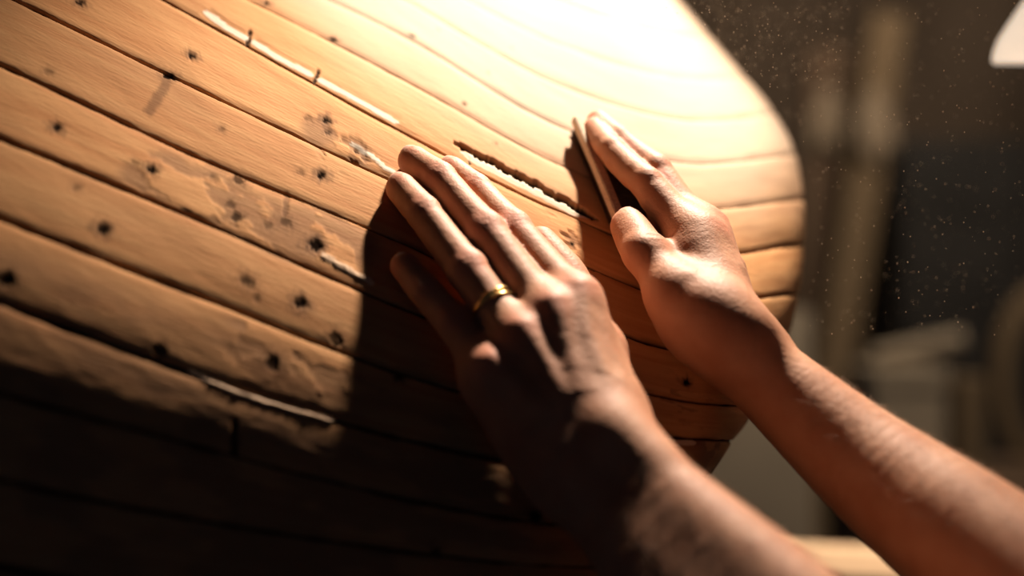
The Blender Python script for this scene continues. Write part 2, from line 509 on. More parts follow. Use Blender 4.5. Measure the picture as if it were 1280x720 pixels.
    uvl.data.foreach_set('uv', UVv.astype(np.float32).ravel())
    return root, o

hull, planking = build_hull()

def hull_normal(px, py):
    e = 2.0
    a = HP(px + e, py) - HP(px - e, py); b = HP(px, py + e) - HP(px, py - e)
    n = np.cross(a, b); n /= np.linalg.norm(n)
    return n if n[1] < 0 else -n

# ------------------------------------------------------------------ body surfaces from blended round limbs
def smin(a, b, k):
    h = np.maximum(k - np.abs(a - b), 0.0) / k
    return np.minimum(a, b) - h * h * k * 0.25

class Field:
    def __init__(self, lo, hi, vs):
        self.lo = np.array(lo, float); self.vs = vs
        self.n = np.ceil((np.array(hi) - self.lo) / vs).astype(int) + 1
        self.f = np.full(self.n, 0.03, dtype=np.float32)
    def box(self, pts, pad):
        p = np.array(pts)
        a = np.clip(np.floor((p.min(0) - pad - self.lo) / self.vs).astype(int), 0, self.n - 1)
        b = np.clip(np.ceil((p.max(0) + pad - self.lo) / self.vs).astype(int) + 1, 1, self.n)
        return a, b
    def coords(self, a, b):
        ax = [self.lo[i] + self.vs * np.arange(a[i], b[i]) for i in range(3)]
        return ax[0][:, None, None], ax[1][None, :, None], ax[2][None, None, :]

def cap_d(X, Y, Z, p, q, r1, r2, flat=None, ff=1.0):
    """distance to a tapering limb from p to q; flat: direction in which it is ff times thinner"""
    ab = q - p; L2 = float(ab @ ab) + 1e-12
    dx, dy, dz = X - p[0], Y - p[1], Z - p[2]
    t = np.clip((dx * ab[0] + dy * ab[1] + dz * ab[2]) / L2, 0, 1)
    qx, qy, qz = dx - t * ab[0], dy - t * ab[1], dz - t * ab[2]
    if flat is not None:
        c = (qx * flat[0] + qy * flat[1] + qz * flat[2]) * (ff - 1.0)
        qx, qy, qz = qx + c * flat[0], qy + c * flat[1], qz + c * flat[2]
    d = np.sqrt(qx * qx + qy * qy + qz * qz) - (r1 + (r2 - r1) * t)
    return d

def catmull(P, n):
    """smooth curve through the rows of P, n pieces per span"""
    P = np.asarray(P, float); out = []
    E = np.concatenate([[2 * P[0] - P[1]], P, [2 * P[-1] - P[-2]]])
    for i in range(1, len(E) - 2):
        for k in range(n):
            t = k / n
            p0, p1, p2, p3 = E[i - 1], E[i], E[i + 1], E[i + 2]
            out.append(0.5 * (2 * p1 + (p2 - p0) * t + (2 * p0 - 5 * p1 + 4 * p2 - p3) * t * t + (3 * p1 - p0 - 3 * p2 + p3) * t ** 3))
    out.append(P[-1]); return np.array(out)

def chain(pts, radii, k, n=5):
    C = catmull(np.concatenate([np.array(pts), np.array(radii)[:, None]], axis=1), n)
    return ('chain', C[:, :3], C[:, 3], k)

def group_field(field, prims, pad=0.02):
    """prims: (p, q, r1, r2, k) tapering limbs or chain(...); negative k cuts. Returns (a, b, f) in the box of the group"""
    pts = []
    for pr in prims:
        if isinstance(pr[0], str):
            R = pr[2].max(); pts += [pr[1].min(0) - R, pr[1].max(0) + R]; continue
        R = max(pr[2], pr[3])
        for e in (pr[0], pr[1]): pts += [e - R, e + R]
    a, b = field.box(pts, pad)
    f = np.full(b - a, 0.03, dtype=np.float32)
    for pr in prims:
        if isinstance(pr[0], str):
            C, Rr, k = pr[1], pr[2], pr[3]
            segs = [(C[i], C[i + 1], Rr[i], Rr[i + 1], None, 1.0) for i in range(len(C) - 1)]
        else:
            k = pr[4]
            segs = [(pr[0], pr[1], pr[2], pr[3]) + ((pr[5], pr[6]) if len(pr) > 5 else (None, 1.0))]
        e = []
        for sg in segs:
            R = max(sg[2], sg[3]); e += [sg[0] - R, sg[0] + R, sg[1] - R, sg[1] + R]
        lp = abs(k) + 0.008
        la, lb = field.box(e, lp); la = np.maximum(la, a); lb = np.minimum(lb, b)
        loc = None
        if len(segs) > 1:
            loc = np.full(lb - la, 0.05, dtype=np.float32)
            for sg in segs:
                R = max(sg[2], sg[3])
                sa, sb = field.box([sg[0] - R, sg[0] + R, sg[1] - R, sg[1] + R], lp); sa = np.maximum(sa, la); sb = np.minimum(sb, lb)
                X, Y, Z = field.coords(sa, sb)
                d = cap_d(X, Y, Z, *sg)
                sl = tuple(slice(sa[i] - la[i], sb[i] - la[i]) for i in range(3))
                loc[sl] = np.minimum(loc[sl], d)
        else:
            X, Y, Z = field.coords(la, lb)
            loc = cap_d(X, Y, Z, *segs[0])
        sl = tuple(slice(la[i] - a[i], lb[i] - a[i]) for i in range(3))
        if k < 0: f[sl] = -smin(-f[sl], loc, -k)
        else: f[sl] = smin(f[sl], loc, k)
    return a, b, f

def surface_nets(f, lo, vs):
    s = f < 0
    n = np.array(f.shape)
    c = np.zeros(n - 1, dtype=np.int8)
    for i in (0, 1):
        for j in (0, 1):
            for k in (0, 1):
                c += s[i:n[0] - 1 + i, j:n[1] - 1 + j, k:n[2] - 1 + k]
    act = (c > 0) & (c < 8)
    ijk = np.argwhere(act)
    idx = np.full(act.shape, -1, dtype=np.int32); idx[act] = np.arange(len(ijk))
    acc = np.zeros((len(ijk), 3)); cnt = np.zeros(len(ijk))
    corners = [(i, j, k) for i in (0, 1) for j in (0, 1) for k in (0, 1)]
    for a in corners:
        for ax in range(3):
            if a[ax] == 1: continue
            b = list(a); b[ax] = 1; b = tuple(b)
            fa = f[ijk[:, 0] + a[0], ijk[:, 1] + a[1], ijk[:, 2] + a[2]].astype(float)
            fb = f[ijk[:, 0] + b[0], ijk[:, 1] + b[1], ijk[:, 2] + b[2]].astype(float)
            m = (fa < 0) != (fb < 0)
            t = np.where(m, fa / np.where(m, fa - fb, 1), 0)
            p = np.tile(np.array(a, float), (len(ijk), 1)); p[:, ax] += t
            acc[m] += p[m]; cnt[m] += 1
    V = lo + vs * (ijk + acc / cnt[:, None])
    faces = []
    for ax in range(3):
        o1, o2 = [(1, 2), (2, 0), (0, 1)][ax]
        sl0 = [slice(None)] * 3; sl1 = [slice(None)] * 3
        sl0[ax] = slice(0, -1); sl1[ax] = slice(1, None)
        ch = s[tuple(sl0)] != s[tuple(sl1)]
        e = np.argwhere(ch)
        e = e[(e[:, o1] > 0) & (e[:, o2] > 0) & (e[:, o1] < n[o1] - 1) & (e[:, o2] < n[o2] - 1)]
        inside = s[e[:, 0], e[:, 1], e[:, 2]]
        def cell(d1, d2):
            q = e.copy(); q[:, o1] -= d1; q[:, o2] -= d2
            return idx[q[:, 0], q[:, 1], q[:, 2]]
        quad = np.stack([cell(1, 1), cell(0, 1), cell(0, 0), cell(1, 0)], axis=1)
        quad[~inside] = quad[~inside][:, ::-1]
        faces.append(quad)
    Fq = np.concatenate(faces)
    Fq = Fq[(Fq >= 0).all(axis=1)]
    return V, Fq

def unit(v):
    v = np.asarray(v, float); return v / np.linalg.norm(v)

def finger_prims(J, R, back, first_k=0.006, crease=True, nail=True):
    """J: MCP, PIP, DIP, tip; R: radii there; back: outward direction of the back of the hand"""
    m = lambda a, b, t: a + (b - a) * t
    M, Pp, Dd, T = J
    C = [M, m(M, Pp, .5), Pp, m(Pp, Dd, .5), Dd, m(Dd, T, .55), T]
    rr = [R[0], R[0] * .90 + .0002, R[1], R[1] * .55 + R[2] * .38, R[2], R[2] * .5 + R[3] * .48, R[3]]
    pr = [chain(C, rr, .004)]
    # soft pads under the phalanges
    for a_, b_, r_ in ((m(M, Pp, .25), m(M, Pp, .75), R[0] * .84), (m(Pp, Dd, .3), m(Pp, Dd, .75), R[1] * .84), (m(Dd, T, .35), m(Dd, T, .95), R[2] * .88)):
        b = unit(back - unit(b_ - a_) * float(back @ unit(b_ - a_)))
        pr.append((a_ - b * r_ * .14, b_ - b * r_ * .14, r_, r_ * .96, .003))
    for i, s in ((1, 1.0), (2, .92)):
        d = unit(J[i + 1] - J[i - 1]); b = unit(back - d * float(back @ d))
        side = unit(np.cross(d, b))
        c = J[i] + b * R[i] * .13
        pr.append((c - side * R[i] * .22 - d * R[i] * .1, c + side * R[i] * .22, R[i] * .82 * s, R[i] * .82 * s, .003))
        if crease:
            for off in ((-.45, -.15, .15, .45) if i == 1 else (-.15, .18)):
                cc = J[i] + d * R[i] * off * 1.1 + b * R[i] * 1.10
                pr.append((cc - side * R[i] * .5, cc + side * R[i] * .5, .0004, .0004, -.0012))
    return pr

def nail_mesh(tip, dip, back, r, length=0.011, width=0.0105, name='fingernail', parent=None, mat=None):
    d = unit(tip - dip); b = unit(back - d * float(back @ d)); s = unit(np.cross(d, b))
    c = tip + d * (r * .15)
    V = []; nu, nv = 9, 11
    for i in range(nu):
        for j in range(nv):
            u = i / (nu - 1) * 2 - 1; v_ = j / (nv - 1)
            ww = width * .5 * (0.80 + 0.25 * math.sin(math.pi * min(1, v_ * .75 + .2)))
            if v_ < .2: ww *= .7 + 1.5 * v_
            x = u * ww
            h = r * 1.0 - (x * x) / (2 * r) * 1.1 + 0.0001 - 0.18 * r * max(0, v_ - .55) ** 2 * 4
            q = c + d * (-length * .62 + v_ * length - 0.0012 * u * u) + s * x + b * h
            V.append(q)
    fs = []
    for i in range(nu - 1):
        for j in range(nv - 1):
            a = i * nv + j; fs.append((a, a + 1, a + nv + 1, a + nv))
    o = mesh_np(name, V, fs, mat, parent)
    md = o.modifiers.new('thick', 'SOLIDIFY'); md.thickness = 0.0005; md.offset = 0
    return o

SKIN = skin_material()
NAIL, _nt, _b = new_mat('nail')
_b.inputs['Base Color'].default_value = (0.66, 0.38, 0.29, 1); _b.inputs['Roughness'].default_value = 0.3
_b.inputs['Subsurface Weight'].default_value = 0.2; _b.inputs['Subsurface Scale'].default_value = 0.002

VS = 0.0011
# ---------------- left hand (image left), flat on the planks
def build_left():
    H = lambda x, y, off: HP(x, y, off)
    idx = [H(720, 378, .044), H(640, 287, .027), H(594, 238, .0175), H(564, 213, .0108)]
    mid = [H(688, 398, .043), H(606, 290, .031), H(549, 224, .021), H(516, 200, .0110)]
    rin = [H(650, 428, .037), H(584, 338, .029), H(529, 266, .020), H(501, 234, .0115)]
    pin = [H(612, 468, .027), H(568, 404, .019), H(531, 364, .0142), H(505, 332, .0095)]
    wr_r = H(764, 556, .050)      # radial side of the wrist
    wr_u = H(716, 596, .038)      # ulnar side
    wr = (wr_r + wr_u) / 2
    el = wr + unit(W(880, 720, .550) - wr) * .25
    ax = unit(el - wr)
    trans = unit(idx[0] - pin[0])
    along = unit(mid[0] - wr)
    back = unit(np.cross(along, trans)); back = back if back[1] < 0 else -back
    pts = idx + mid + rin + pin + [wr_r, wr_u, el, H(676, 303, 0)]
    P = np.array(pts)
    fld = Field(P.min(0) - .055, P.max(0) + .06, VS)
    palm = []
    for mcp, w, r0, r1 in ((idx[0], wr_r, .0150, .0112), (mid[0], wr_r * .65 + wr_u * .35, .0152, .0116),
                           (rin[0], wr_r * .35 + wr_u * .65, .0150, .0110), (pin[0], wr_u, .0150, .0102)):
        palm.append((w, mcp, r0, r1, .010))
    # body of the palm below the knuckles
    for a_, b_ in ((idx[0], mid[0]), (mid[0], rin[0]), (rin[0], pin[0])):
        palm.append(((a_ * .8 + wr * .2) - back * .004, (b_ * .8 + wr * .2) - back * .004, .0115, .0115, .010))
        palm.append(((a_ * .45 + wr * .55) - back * .004, (b_ * .45 + wr * .55) - back * .004, .0135, .0135, .010))
    palm.append((pin[0] - back * .006, wr_u - back * .003 + along * .012, .0115, .0150, .010))     # heel of the hand
    palm.append((pin[0] * .5 + wr_u * .5 - trans * .003 - back * .004, wr_u * .9 + pin[0] * .1 - trans * .002, .0120, .0135, .010))
    th_cmc = wr_r + trans * .006 - back * .010 + along * .012
    th = [th_cmc, H(748, 440, .021), H(712, 352, .0155), H(676, 303, .0115)]
    palm.append((th[0], th[1], .0150, .0120, .012))
    palm.append((wr_r - back * .004, th[0], .0150, .0150, .012))
    # wrist and forearm: radius and ulna side by side, muscle towards the elbow
    ft = unit(wr_r - wr_u)
    ft = unit(ft - ax * float(ft @ ax))
    fb = unit(np.cross(ax, ft)); fb = fb if fb @ back > 0 else -fb
    a1 = wr + ax * .05; a2 = wr + ax * .12; a3 = el
    palm.append(chain([wr + ft * .0115 - ax * .012, wr + ft * .0112 + ax * .02, a1 + ft * .0110, a2 + ft * .013, a3 + ft * .010], [.0150, .0160, .0185, .0238, .0320], .012, 5))
    palm.append(chain([wr - ft * .0105 - ax * .012, wr - ft * .0112 + ax * .02, a1 - ft * .0120, a2 - ft * .013, a3 - ft * .012], [.0148, .0160, .0190, .0245, .0320], .014, 5))
    # head of the ulna on the back of the wrist
    hu = wr - ft * .0110 + fb * .0085 + ax * .012
    palm.append((hu - ax * .002, hu + ax * .004, .0095, .0088, .006))
    palm.append((wr + ft * .013 + fb * .005 + ax * .002, wr + ft * .014 + fb * .004 + ax * .02, .0095, .0095, .012))
    # knuckles and tendons over the back of the hand
    for mcp, rr, h in ((idx[0], .0090, .0034), (mid[0], .0092, .0040), (rin[0], .0086, .0036), (pin[0], .0078, .0030)):
        palm.append((mcp + back * h, mcp + back * h - along * .004, rr, rr, .006))
    for mcp, wq, h0, h1 in ((idx[0], wr_r * .55 + wr_u * .45, .0116, .0118), (mid[0], wr_r * .45 + wr_u * .55, .0120, .0118),
                            (rin[0], wr_r * .36 + wr_u * .64, .0114, .0114), (pin[0], wr_u * .75 + wr_r * .25, .0100, .0105)):
        T_ = lambda t_, h_: mcp * (1 - t_) + wq * t_ + back * h_
        palm.append(chain([T_(0, .0105), T_(.3, .0122), T_(.6, .0126), T_(.85, .0122), T_(1.05, .0100)], [.0028, .0027, .0026, .0026, .0026], .005, 4))
    v0 = (idx[0] + mid[0]) / 2 + back * .0085 - along * .014; v1 = idx[0] * .40 + wr_r * .60 + back * .0128
    palm.append(chain([v0, (v0 + v1) / 2 + back * .0006 + trans * .002, v1, wr_r * .9 + idx[0] * .1 + back * .011], [.0016, .0018, .0018, .0016], .004, 4))
    a, b, f = group_field(fld, palm, .02)
    sl = tuple(slice(a[i], b[i]) for i in range(3))
    fld.f[sl] = np.minimum(fld.f[sl], f)
    base = fld.f.copy()
    R_ = [(idx, (.0098, .0090, .0079, .0069)), (mid, (.0102, .0094, .0082, .0071)), (rin, (.0098, .0091, .0080, .0069)), (pin, (.0088, .0080, .0071, .0061))]
    for J, R in R_:
        pr = finger_prims(J, R, back)
        a, b, f = group_field(fld, pr, .02)
        sl = tuple(slice(a[i], b[i]) for i in range(3))
        fld.f[sl] = smin(fld.f[sl], smin(base[sl], f, .009), .0012)
    thb = unit(back + trans * .8)
    pr = [chain([th[1], (th[1] + th[2]) / 2, th[2], (th[2] + th[3]) / 2, th[3]], [.0112, .0100, .0102, .0096, .0080], .004)]
    a, b, f = group_field(fld, pr, .02)
    sl = tuple(slice(a[i], b[i]) for i in range(3))
    fld.f[sl] = smin(fld.f[sl], smin(base[sl], f, .009), .0012)
    V, Fq = surface_nets(fld.f, fld.lo, VS)
    info = dict(idx=idx, mid=mid, rin=rin, pin=pin, th=th, back=back, along=along, trans=trans, wr=wr, el=el, ax=ax, ft=ft, fb=fb)
    return V, Fq, info

# ---------------- right hand (image right), holding the sanding block
BL_N = hull_normal(752, 225)
BT = 0.0095
def build_right():
    H = lambda x, y, off: HP(x, y, off)
    idx = [H(868, 298, 0.0470), H(807, 229, 0.0420), H(764, 188, 0.0300), H(743, 160, BT + .0072)]
    mid = [H(870, 287, 0.0390), H(818, 213, 0.0360), H(774, 175, 0.0260), H(748, 151, BT + .0072)]
    rin = [H(876, 296, 0.0275), H(832, 240, 0.0200), H(824, 258, 0.0130), H(824, 288, 0.0118)]
    pin = [H(876, 320, 0.0215), H(844, 276, 0.0120), H(836, 292, 0.0120), H(838, 312, 0.0115)]
    wr = H(910, 424, 0.036)
    fa = [wr, W(960, 474, .664), W(1063, 566, .642), W(1142, 629, .620), W(1215, 684, .598)]
    el = fa[-1] + unit(fa[-1] - fa[-2]) * .10
    ax = unit(fa[1] - wr)
    trans = unit(idx[0] - pin[0])                    # towards the thumb side (to the camera)
    along = unit(mid[0] - wr)
    back = unit(np.cross(along, trans)); back = back if back[0] > 0 else -back
    P = np.array(idx + mid + rin + pin + [wr, el, W(783, 272, .75)])
    fld = Field(P.min(0) - .055, P.max(0) + .06, VS)
    ft = unit(trans - ax * float(trans @ ax))
    wr_r = wr + ft * .012; wr_u = wr - ft * .013
    palm = []
    for mcp, w, r0, r1 in ((idx[0], wr_r, .0145, .0112), (mid[0], wr_r * .65 + wr_u * .35, .0148, .0114),
                           (rin[0], wr_r * .35 + wr_u * .65, .0145, .0110), (pin[0], wr_u, .0145, .0100)):
        palm.append((w, mcp, r0, r1, .010))
    for a_, b_ in ((idx[0], mid[0]), (mid[0], rin[0]), (rin[0], pin[0])):
        palm.append((a_ * .8 + wr * .2 - back * .003, b_ * .8 + wr * .2 - back * .003, .0112, .0112, .010))
        palm.append((a_ * .45 + wr * .55 - back * .004, b_ * .45 + wr * .55 - back * .004, .0135, .0135, .010))
    th = [H(888, 408, 0.0400), H(843, 368, 0.0430), H(806, 318, 0.0390), H(786, 283, 0.0290)]
    palm.append((th[0], th[1], .0165, .0128, .012))
    palm.append((wr_r, th[0], .0140, .0160, .012))
    palm.append((th[0] * .65 + th[1] * .35, idx[0] * .38 + wr * .62 - back * .004, .0120, .0120, .010))   # web
    palm.append((th[0] * .6 + th[1] * .4 - back * .004, mid[0] * .4 + wr * .6 - back * .003, .0115, .0115, .012))
    fb = unit(np.cross(ax, ft)); fb = fb if fb @ back > 0 else -fb
    rs = [.0152, .0172, .0220, .0255, .0280, .033]
    pts_ = fa + [el]
    for sg in (1, -1):
        C = []
        for i, p_ in enumerate(pts_):
            q = unit(pts_[min(i + 1, len(pts_) - 1)] - pts_[max(i - 1, 0)]); sd = unit(ft - q * float(ft @ q))
            C.append(p_ + sd * sg * (.0088 + .0005 * i))
        C = [C[0] - ax * .012] + C
        palm.append(chain(C, [rs[0]] + rs, .014, 5))
    # radial head at the wrist, thumb base tendons
    hb = wr + fb * .010 + ft * .004 + ax * .010
    palm.append((hb, hb + ax * .006, .0092, .0088, .007))
    for mcp, rr, h in ((idx[0], .0090, .0040), (mid[0], .0090, .0044), (rin[0], .0084, .0038), (pin[0], .0076, .003)):
        palm.append((mcp + back * h, mcp + back * h - along * .004, rr, rr, .006))
    for mcp, off, h0, h1 in ((idx[0], .006, .0118, .0128), (mid[0], 0, .0125, .0130), (rin[0], -.005, .0115, .0125)):
        p0 = mcp + back * h0; p1 = mcp * .15 + (wr + ft * off) * .85 + back * h1; pm = (p0 + p1) / 2 + back * .0008
        palm.append((p0, pm, .0026, .0024, .004)); palm.append((pm, p1, .0024, .0020, .004))
    # extensor tendon of the thumb
    palm.append((th[1] + (fb + ft) * .0085, th[0] + (fb * .9 + ft) * .0105, .0024, .0024, .005))
    palm.append((th[0] + (fb * .9 + ft) * .0105, wr + fb * .012 + ft * .012 + ax * .01, .0024, .0022, .005))
    a, b, f = group_field(fld, palm, .02)
    sl = tuple(slice(a[i], b[i]) for i in range(3))
    fld.f[sl] = np.minimum(fld.f[sl], f)
    base = fld.f.copy()
    R_ = [(idx, (.0096, .0083, .0070, .0052)), (mid, (.0098, .0086, .0071, .0053)), (rin, (.0096, .0086, .0076, .0066)), (pin, (.0084, .0074, .0066, .0058))]
    for J, R in R_:
        pr = finger_prims(J, R, back)
        a, b, f = group_field(fld, pr, .02)
        sl = tuple(slice(a[i], b[i]) for i in range(3))
        fld.f[sl] = smin(fld.f[sl], smin(base[sl], f, .009), .0012)
    thb = unit(np.array([.30, -.75, .55]))
    d2 = unit(th[3] - th[2]); thb = unit(thb - d2 * float(thb @ d2)); sd = unit(np.cross(d2, thb))
    pr = [chain([th[1], (th[1] + th[2]) / 2, th[2], (th[2] + th[3]) / 2, th[3]], [.0118, .0102, .0104, .0103, .0092], .004),
          (th[2] + thb * .0014 - sd * .002, th[2] + thb * .0014 + sd * .002, .0094, .0094, .003)]
    for off in (-.3, 0, .3):
        cc = th[2] + d2 * .010 * off * 1.4 + thb * .0116
        pr.append((cc - sd * .006, cc + sd * .006, .0006, .0006, -.0016))
    a, b, f = group_field(fld, pr, .02)
    sl = tuple(slice(a[i], b[i]) for i in range(3))
    fld.f[sl] = smin(fld.f[sl], smin(base[sl], f, .009), .0012)
    V, Fq = surface_nets(fld.f, fld.lo, VS)
    info = dict(idx=idx, mid=mid, rin=rin, pin=pin, th=th, thb=thb, back=back, along=along, trans=trans, wr=wr, el=el, fa=fa, ax=ax, ft=ft, fb=fb)
    return V, Fq, info

VL, FL, IL = build_left()
VR, FR, IR = build_right()
person = empty('person', tuple((IL['wr'] + IR['wr']) / 2), 'person with bare forearms, one palm flat on the hull, the other pressing a sanding block', 'person')
Vb = np.concatenate([VL, VR]); Fb = np.concatenate([FL, FR + len(VL)])
# upper arms, out of the picture: from the elbows back to the shoulders beside the camera
for el_, sh_ in ((IL['el'], np.array([.36, .20, 1.24])), (IR['el'], np.array([.62, .36, 1.27]))):
    f_ = Field(np.minimum(el_, sh_) - .09, np.maximum(el_, sh_) + .09, .004)
    m_ = (el_ + sh_) / 2
    a_, b_, g_ = group_field(f_, [chain([el_, el_ * .7 + sh_ * .3, m_, sh_], [.040, .042, .050, .056], .02, 6)], .03)
    f_.f[tuple(slice(a_[i], b_[i]) for i in range(3))] = g_
    v_, q_ = surface_nets(f_.f, f_.lo, .004)
    Fb = np.concatenate([Fb, q_ + len(Vb)]); Vb = np.concatenate([Vb, v_])
body = mesh_np('body', Vb, Fb, SKIN, person)
sm = body.modifiers.new('relax', 'SMOOTH'); sm.factor = 0.5; sm.iterations = 3
red = np.zeros(len(Vb))
for I in (IL, IR):
    for key in ('idx', 'mid', 'rin', 'pin', 'th'):
        J = I[key]
        for j, rr, st in ((0, .011, .55), (1, .010, .45), (2, .008, .3), (3, .009, .6)):
            if key == 'th' and j == 0: continue
            d = np.linalg.norm(Vb - (J[j] + (I['back'] * .008 if j < 3 else 0)), axis=1)
            red = np.maximum(red, st * (1 - sstep(rr * .4, rr * 1.3, d)))
attr(body, 'red', red)

# nails
nail_mesh(IL['idx'][3], IL['idx'][2], IL['back'], .0066, parent=person, mat=NAIL, width=.0100, length=.010)
nail_mesh(IL['mid'][3], IL['mid'][2], IL['back'], .0068, parent=person, mat=NAIL, width=.0105, length=.010)
nail_mesh(IL['rin'][3], IL['rin'][2], IL['back'], .0066, parent=person, mat=NAIL, width=.0100, length=.010)
nail_mesh(IL['pin'][3], IL['pin'][2], IL['back'], .0058, parent=person, mat=NAIL, width=.0085, length=.008)
nail_mesh(IR['th'][3], IR['th'][2], IR['thb'], .0085, parent=person, mat=NAIL, width=.0130, length=.013)
nail_mesh(IR['idx'][3], IR['idx'][2], IR['back'], .0064, parent=person, mat=NAIL, width=.0100, length=.010)

# ---------------- ring on the ring finger
GOLD, _nt, _b = new_mat('gold')
_b.inputs['Base Color'].default_value = (0.85, 0.55, 0.20, 1); _b.inputs['Metallic'].default_value = 1; _b.inputs['Roughness'].default_value = 0.28
def ring():
    J = IL['rin']; d = unit(J[0] - J[1]); c = J[1] + (J[0] - J[1]) * .50
    b = unit(IL['back'] - d * float(IL['back'] @ d)); s = unit(np.cross(d, b))
    c = c - b * .0006
    root = empty('gold_ring', tuple(c), 'thin double-banded gold ring worn on the finger of the hand lying flat', 'ring')
    for k, (dz, tilt) in enumerate(((-.0011, .12), (.0011, -.08))):
        V = []; n, m_ = 64, 12
        for i in range(n):
            a = 2 * math.pi * i / n
            rr = .0102
            for j in range(m_):
                p = 2 * math.pi * j / m_
                q = c + (b * math.cos(a) + s * math.sin(a)) * (rr + .0006 * math.cos(p)) + d * (dz + tilt * .01 * math.sin(a) + .0008 * math.sin(p))
                V.append(q)
        fs = [(i * m_ + j, ((i + 1) % n) * m_ + j, ((i + 1) % n) * m_ + (j + 1) % m_, i * m_ + (j + 1) % m_) for i in range(n) for j in range(m_)]
        mesh_np('band', V, fs, GOLD, root)
ring()

# ---------------- sanding block following the hull
def sanding_block():
    grip = simple_mat('block_cork', (0.075, 0.040, 0.024), .8, .2, .35, 500)
    paper = simple_mat('abrasive_paper', (0.10, 0.055, 0.035), .95, .1, .5, 2500, bump=.9)
    edge = simple_mat('paper_edge', (0.66, 0.50, 0.36), .8, .2, .2, 900)
    n = BL_N
    c0 = HP(712, 166); c1 = HP(781, 335)
    tl = np.linalg.norm(c1 - c0); t = unit(c1 - c0); w = unit(np.cross(n, t)); w = w if w[0] > 0 else -w
    WID = .024
    def hullpt(q):
        # slide along the block normal until the point sits on the planks
        for _ in range(12):
            px = 640 + q[0] / q[1] * F; py = 360 - (q[2] - CZ) / q[1] * F
            q = q + n * ((q[1] - float(Dmap(px, py))) * abs(n[1]))
        return q
    NI, NJ = 40, 18
    grid = np.array([[hullpt(c0 + t * tl * i / (NI - 1) + w * WID * j / (NJ - 1)) for j in range(NJ)] for i in range(NI)])
    c = grid[NI // 2, NJ // 2]
    root = empty('sanding_block', tuple(c), 'dark sanding block with a pale paper edge pressed on the planks under the fingers', 'sanding block')
    def slab(name, h0, h1, mat, inset=0.0, rnd=.0015, i0=0, i1=NI, j0=0, j1=NJ):
        g = grid[i0:i1, j0:j1]
        ni, nj = g.shape[:2]
        V = []; 
        layers = [(h0, rnd), (h0 + rnd * .6, 0), (h1 - rnd * .6, 0), (h1, rnd)]
        for h, ins in layers:
            for i in range(ni):
                for j in range(nj):
                    q = g[i, j] + n * h
                    if i == 0: q = q + t * (ins + inset)
                    if i == ni - 1: q = q - t * (ins + inset)
                    if j == 0: q = q + w * (ins + inset)
                    if j == nj - 1: q = q - w * (ins + inset)
                    V.append(q)
        N_ = ni * nj; fs = []
        for L_ in (0, 3):
            for i in range(ni - 1):
                for j in range(nj - 1):
                    a = L_ * N_ + i * nj + j
                    fs.append((a, a + 1, a + nj + 1, a + nj) if L_ else (a, a + nj, a + nj + 1, a + 1))
        per = [(i, 0) for i in range(ni)] + [(ni - 1, j) for j in range(1, nj)] + [(i, nj - 1) for i in range(ni - 2, -1, -1)] + [(0, j) for j in range(nj - 2, 0, -1)]
        for L_ in range(3):
            for k in range(len(per)):
                a = per[k]; b = per[(k + 1) % len(per)]
                ia, ib = a[0] * nj + a[1], b[0] * nj + b[1]
                fs.append((L_ * N_ + ia, L_ * N_ + ib, (L_ + 1) * N_ + ib, (L_ + 1) * N_ + ia))
        return mesh_np(name, V, fs, mat, root, smooth=False)
    slab('abrasive_sheet', .0009, .0018, paper, 0, .0002)
    slab('rubber_core', .0018, BT - .0016, grip, .0010, .0006)
    slab('face_plate', BT - .0016, BT - .0003, grip, .0012, .0003, 0, NI, 2, NJ)
    slab('worn_edge', BT - .0034, BT + .0016, edge, -.0012, .0008, 0, NI, 0, 3)
sanding_block()

# ------------------------------------------------------------------ the workshop behind
floor_m = simple_mat('concrete', (0.10, 0.085, 0.07), .9, .2, .3, 6)
wall_m = simple_mat('dark_boards', (0.11, 0.082, 0.062), .9, .1, .5, 3, (1, 1, .3))
def quad_box(name, lo, hi, mat, kind=None, bevel=0, parent=None, axes=None):
    bm = bmesh.new(); lo = np.array(lo); hi = np.array(hi)
    bm_box(bm, (lo + hi) / 2, hi - lo, axes, bevel)
    o = from_bm(name, bm, mat, parent)
    if kind: o['kind'] = kind
    return o
quad_box('floor', (-3, -2, -.1), (4, 3.6, 0), floor_m, 'structure')
quad_box('wall_back', (-3, 3.6, 0), (4, 3.75, 2.8), wall_m, 'structure')
quad_box('ceiling', (-3, -2, 2.8), (4, 3.75, 2.9), wall_m, 'structure')

def timber(name, p0, p1, wd, th, mat, label, cat, group=None, up=(0, -1, 0), z=None):
    """board from p0 to p1, wd wide across the view, th thick"""
    p0 = np.array(p0); p1 = np.array(p1)
    a = unit(p1 - p0); u = np.array(up, float); u = unit(u - a * float(u @ a)); s = np.cross(a, u)
    bm = bmesh.new()
    bm_box(bm, (p0 + p1) / 2, (np.linalg.norm(p1 - p0), wd, th), (a, s, u), min(wd, th) * .08)
    o = from_bm(name, bm, mat)
    return tag(o, label, cat, group)

tan = simple_mat('raw_timber', (0.19, 0.135, 0.082), .8, .2, .2, 8, (1, 1, .1))
pale = simple_mat('planed_pine', (0.62, 0.44, 0.29), .7, .3, .15, 8, (.1, 1, 1))
grey = simple_mat('grey_card', (0.42, 0.35, 0.27), .9, .1, .15, 6)
brown = simple_mat('brown_board', (0.15, 0.10, 0.068), .85, .2, .2, 8, (1, 1, .1))
dusty = simple_mat('dusty_cloth', (0.34, 0.27, 0.20), .95, .05, .2, 12)
near_black = simple_mat('blackened_steel', (0.024, 0.022, 0.021), .6, .3, .3, 10)

